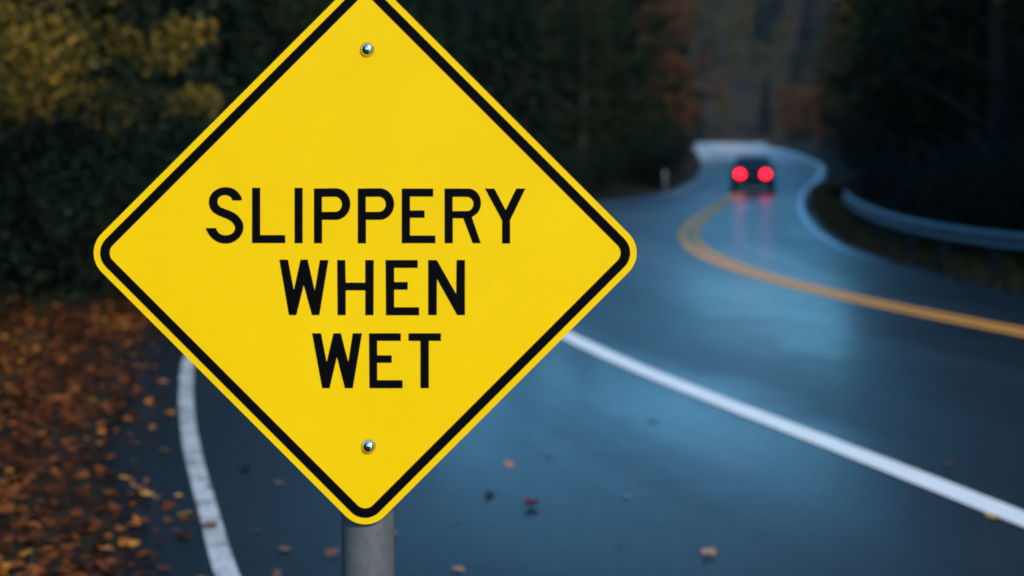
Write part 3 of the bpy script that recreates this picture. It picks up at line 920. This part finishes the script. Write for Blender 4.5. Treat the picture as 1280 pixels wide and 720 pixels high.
# unseen tall trees added beside and behind the viewpoint, shading the right wood
for y in np.arange(-16, 15, 4.4):
    for r_ in range(4):
        yy = float(y) + rnd.uniform(-1.2, 1.2)
        x = float(paveR(yy)) + 4.2 + r_ * 4.4 + rnd.uniform(-.7, .7)
        p = pick([(spruce[1], .4), (spruce[2], .7), (green_t[1], 1)], rnd.random())
        place(p, x, yy, rnd.uniform(0, 6.28), rnd.uniform(1.2, 1.45), 'tall dark unseen tree added beside the viewpoint on the right for shade', 'tree', 'added shade trees beside the viewpoint')
# unseen trees added behind the camera on the left to shade the leaf bank
for i in range(9):
    x = -8.0 - (i % 5) * 5.5 + rnd.uniform(-.6, .6); y = -6 - (i // 6) * 6 + rnd.uniform(-1, 1)
    place(pick(LEFT, rnd.random()), x, y, rnd.uniform(0, 6.28), 1.15, 'dark unseen tree added behind the viewpoint to shade the leaf bank', 'tree', 'added shade trees behind the viewpoint')
# undergrowth
bi = 0
for (x, y, s) in [(-8.3, 16.2, 1.2), (-7.2, 17.9, 1.2), (-6.1, 19.8, 1.3), (-5.6, 22.5, 1.4), (-9.4, 14.6, 1.2), (-4.9, 25.0, 1.3), (-6.9, 21.5, 1.5), (-8.6, 19.2, 1.5), (-4.4, 28.0, 1.3), (-3.6, 31.5, 1.3)]:
    place(bush[bi % 2], x, y, rnd.uniform(0, 6), s, 'dark green bush in the undergrowth behind the leaf bank', 'bush', 'bushes behind the leaf bank'); bi += 1
for y in np.arange(38, 90, 2.6):
    x = float(paveL(y)) - 1.7 - rnd.uniform(0, .8)
    if abs(y - 56) < 2.0: continue
    place(bush[bi % 2], x, float(y), rnd.uniform(0, 6), rnd.uniform(.8, 1.2), 'dark bush along the left edge of the road ahead', 'bush', 'bushes along the left edge of the road'); bi += 1
place(bush[0], float(paveL(58.5)) + 0.05 - .9, 58.5, 1.0, 1.0, 'rounded dark bush behind the pale marker post at the left bend', 'bush')
i = 0
while i < len(rail_path):
    p = rail_path[i]
    for d in (1.6, 2.9):
        x = p.x + d + rnd.uniform(-.3, .3); y = p.y + (0.8 if p.y > 25 else 2.2) + rnd.uniform(-.5, .5)
        place(bush[bi % 2], x, y, rnd.uniform(0, 6), rnd.uniform(.8, 1.15), 'dark bush behind the guardrail', 'bush', 'bushes behind the guardrail'); bi += 1
    i += 6

# ------------------------------------------------------------------ evening mist in the valley
hb = MB(); hb.box((60, 255, 45), (330, 650, 100))
hz = hb.build('haze', None)
hm = bpy.data.materials.new('mist'); hm.use_nodes = True
for nd in list(hm.node_tree.nodes):
    if nd.type == 'BSDF_PRINCIPLED': hm.node_tree.nodes.remove(nd)
pv = hm.node_tree.nodes.new('ShaderNodeVolumePrincipled')
pv.inputs['Color'].default_value = (0.9, 0.94, 1.0, 1)
pv.inputs['Density'].default_value = 0.00009
pv.inputs['Anisotropy'].default_value = 0.45
hm.node_tree.links.new(pv.outputs[0], hm.node_tree.nodes['Material Output'].inputs['Volume'])
hz.data.materials.clear(); hz.data.materials.append(hm)
tag(hz, 'thin bluish evening mist hanging in the valley', 'mist', kind='stuff')

# ------------------------------------------------------------------ leaf litter
def leaf_template():
    o = []
    for a, r_ in ((-90, .52), (-60, .34), (-38, .50), (-15, .30), (8, .50), (32, .32), (58, .42), (74, .33), (90, .58), (106, .33), (122, .42), (148, .32), (172, .50), (195, .30), (218, .50), (240, .34)):
        o.append((math.cos(R(a)) * r_, math.sin(R(a)) * r_))
    return np.array(o)
LT = leaf_template()
def leaves_mesh(name, X, Y, Z, size, rng, curl=0.35, tilt=0.5):
    n = len(X); k = len(LT)
    ang = rng.uniform(0, 2 * math.pi, n); s = size * rng.uniform(.6, 1.3, n)
    st = rng.uniform(.65, 1.0, n)
    lx = np.concatenate([[0], LT[:, 0]])[None, :] * s[:, None] * st[:, None]
    ly = np.concatenate([[0], LT[:, 1]])[None, :] * s[:, None]
    cu = rng.uniform(-.3, 1, n)[:, None] * curl
    lz = cu * (lx ** 2 + 0.6 * ly ** 2) / s[:, None] * 2.2 + 0.05 * s[:, None] * np.sin(7 * lx / s[:, None] + ang[:, None])
    ta = rng.standard_normal(n)[:, None] * tilt * .5; tb = rng.standard_normal(n)[:, None] * tilt * .5
    lz = lz + lx * np.sin(ta) + ly * np.sin(tb)
    c, sn = np.cos(ang)[:, None], np.sin(ang)[:, None]
    wx = X[:, None] + lx * c - ly * sn; wy = Y[:, None] + lx * sn + ly * c
    wz = lz - lz.min(1)[:, None] + Z[:, None]
    V = np.stack([wx, wy, wz], 2).reshape(-1, 3)
    base = (np.arange(n) * (k + 1))[:, None, None]
    j = np.arange(k)
    T = np.stack([np.zeros(k, int), 1 + j, 1 + (j + 1) % k], 1)[None]
    F = (base + T).reshape(-1, 3)
    return mesh_np(name, V, F)

rg = np.random.default_rng(5)
def scatter_left(n, y0, y1, dmin, dmax, power):
    y = y0 + (y1 - y0) * rg.uniform(0, 1, n) ** power
    d = dmin + (dmax - dmin) * rg.uniform(0, 1, n)
    keep = rg.uniform(0, 1, n) < np.clip((d + 0.55) / 1.1, 0.0, 1) ** 1.8
    x = paveL(y) - d
    return x[keep], y[keep], d[keep]
x1, y1, d1 = scatter_left(24000, 5.5, 22, -0.7, 6, 1.15)
x2, y2, d2 = scatter_left(5000, 22, 42, -0.6, 5, 1.0)
x3, y3, d3 = scatter_left(9000, -7, 5.5, -0.4, 5, 1.0)
X = np.concatenate([x1, x2, x3]); Y = np.concatenate([y1, y2, y3]); D = np.concatenate([d1, d2, d3])
Z = np.where(D > 0.02, ground_z(X, Y), 0.006) + rg.uniform(0.004, 0.05, len(X)) * np.clip(D + .1, 0.05, 1)
Z = np.maximum(Z, np.where(D < 0.1, 0.006, Z))
lit = link_mesh('leaf_litter', leaves_mesh('leaf_litter', X, Y, Z, 0.088, rg), M['litter'])
tag(lit, 'thick carpet of brown and orange fallen leaves on the left bank', 'leaves', kind='stuff')
# verge growth and leaves on the right
n = 9000
y = rg.uniform(17, 60, n); d = 0.02 + np.abs(rg.uniform(0, 1, n)) * 2.6
x = paveR(y) + d
C = np.stack([x, y, ground_z(x, y) + 0.05], 1)
s = rg.uniform(.10, .26, n)
ax = rg.uniform(0, 6.28, n)
w = 0.012
lean = rg.standard_normal((n, 2)) * .06
a = C + np.stack([np.cos(ax) * w, np.sin(ax) * w, -0.07 * np.ones(n)], 1)
b_ = C - np.stack([np.cos(ax) * w, np.sin(ax) * w, 0.07 * np.ones(n)], 1)
t_ = C + np.stack([lean[:, 0], lean[:, 1], s], 1)
V = np.stack([a, b_, t_], 1).reshape(-1, 3)
gr_ = link_mesh('verge_grass', mesh_np('verge_grass', V, np.arange(3 * n).reshape(-1, 3)), M['grass'])
tag(gr_, 'brownish short grass on the verge between road and guardrail', 'grass', kind='stuff')
n = 6500
y = rg.uniform(17, 62, n); d = -0.25 + 2.9 * rg.uniform(0, 1, n) ** 1.1
x = paveR(y) + d
l2 = link_mesh('leaf_litter', leaves_mesh('leaf_litter', x, y, np.maximum(ground_z(x, y), np.where(d < .06, 0.006, -1)) + .01, 0.11, rg), M['litter'])
tag(l2, 'scattered brown leaves on the right verge below the guardrail', 'leaves', kind='stuff')

# ------------------------------------------------------------------ loose leaves on the asphalt, one object each
def gp(px, py):
    d = FPX * CAM_H / (py - HOR)
    return (px - 640) * d / FPX, d
def leafmat(name, col):
    t = NT(name); n1 = t.noise(30, 4, .6)
    t.set(color=t.ramp(n1, [(.3, tuple(c * .6 for c in col)), (.7, col)]), rough=.35, spec=.5)
    return t.m
LM = {'dark red': leafmat('dark_red_leaf', (0.13, 0.008, 0.008)), 'blackish': leafmat('blackish_leaf', (0.02, 0.010, 0.008)),
      'orange': leafmat('orange_leaf', (0.50, 0.20, 0.04)), 'yellow orange': leafmat('yellow_orange_leaf', (0.62, 0.33, 0.05)),
      'brown': leafmat('brown_leaf', (0.20, 0.085, 0.035)), 'pale tan': leafmat('tan_leaf', (0.5, 0.32, 0.17))}
def loose(px, py, kind, size, label=None, group=None, sd=0):
    x, y = gp(px, py)
    r_ = np.random.default_rng(int(px * 7 + py))
    me = leaves_mesh('fallen_leaf', np.array([0.0]), np.array([0.0]), np.array([0.0]), size, r_, *((1.0, 0.2) if kind == 'dark red' else (0.45, 0.3)))
    o = link_mesh('fallen_leaf', me, LM[kind])
    o.location = (x, y, 0.006 if abs(x - float(cL(y))) > .2 and abs(x - float(cW(y))) > .2 else 0.012)
    tag(o, label, 'leaf', group)
for a in [(664, 634, 'dark red', .22, 'large dark red leaf on the wet asphalt right of the post, the biggest there'),
          (686, 573, 'blackish', .12, 'blackish curled leaf on the asphalt behind the large dark red leaf'),
          (636, 583, 'orange', .13, 'small orange leaf on the asphalt beside the lower right edge of the sign'),
          (612, 618, 'blackish', .12, 'flat dark leaf on the asphalt just left of the large dark red leaf'),
          (783, 622, 'pale tan', .10, 'tan and black leaf on the asphalt between the dark red leaf and the white line'),
          (885, 694, 'orange', .12, 'orange leaf on the near asphalt at the bottom, right of centre'),
          (573, 714, 'orange', .10, 'small orange leaf at the bottom edge just right of the sign post'),
          (1240, 648, 'yellow orange', .13, 'yellow orange leaf just below the white line at the far right'),
          (1186, 584, 'brown', .11, 'brown leaf above the white line at the far right'),
          (816, 529, 'blackish', .09, 'small dark leaf on the asphalt below the white line, right of the sign'),
          (573, 652, 'brown', .05, 'tiny brown leaf on the asphalt immediately right of the post'),
          (775, 683, 'blackish', .05, 'tiny dark leaf on the near asphalt below the tan leaf'),
          (415, 695, 'brown', .11, 'reddish brown leaf touching the left side of the sign post at the bottom'),
          (350, 606, 'brown', .12, 'brown leaf on the asphalt below the lower left edge of the sign'),
          (306, 588, 'blackish', .11, 'dark leaf close to the lower left edge of the sign above the brown leaf'),
          (345, 717, 'brown', .10, 'brown leaf at the bottom edge between white line and sign post'),
          (262, 610, 'brown', .12, 'brown leaf lying on the left white line, upper of two'),
          (262, 661, 'brown', .13, 'orange brown leaf lying on the left white line, lower of two'),
          (228, 645, 'yellow orange', .13, 'yellow orange leaf just left of the white line near the litter'),
          (212, 521, 'orange', .14, 'orange leaf left of the white line, farthest up beside the bank'),
          (188, 545, 'blackish', .12, 'dark leaf between bank and white line below the orange leaf')]:
    loose(*a)
kinds = ['brown', 'orange', 'yellow orange', 'brown', 'orange']
for i in range(34):
    yy = rnd.uniform(7.5, 16)
    x = float(cL(yy)) - rnd.uniform(.12, .75) if i % 5 else float(cL(yy)) + rnd.uniform(.15, 1.1)
    py = HOR + FPX * CAM_H / yy; px = 640 + x / yy * FPX
    loose(px, py, kinds[i % 5], rnd.uniform(.07, .12), 'loose brown or orange leaf on the asphalt near the left white line', 'loose leaves near the left white line')
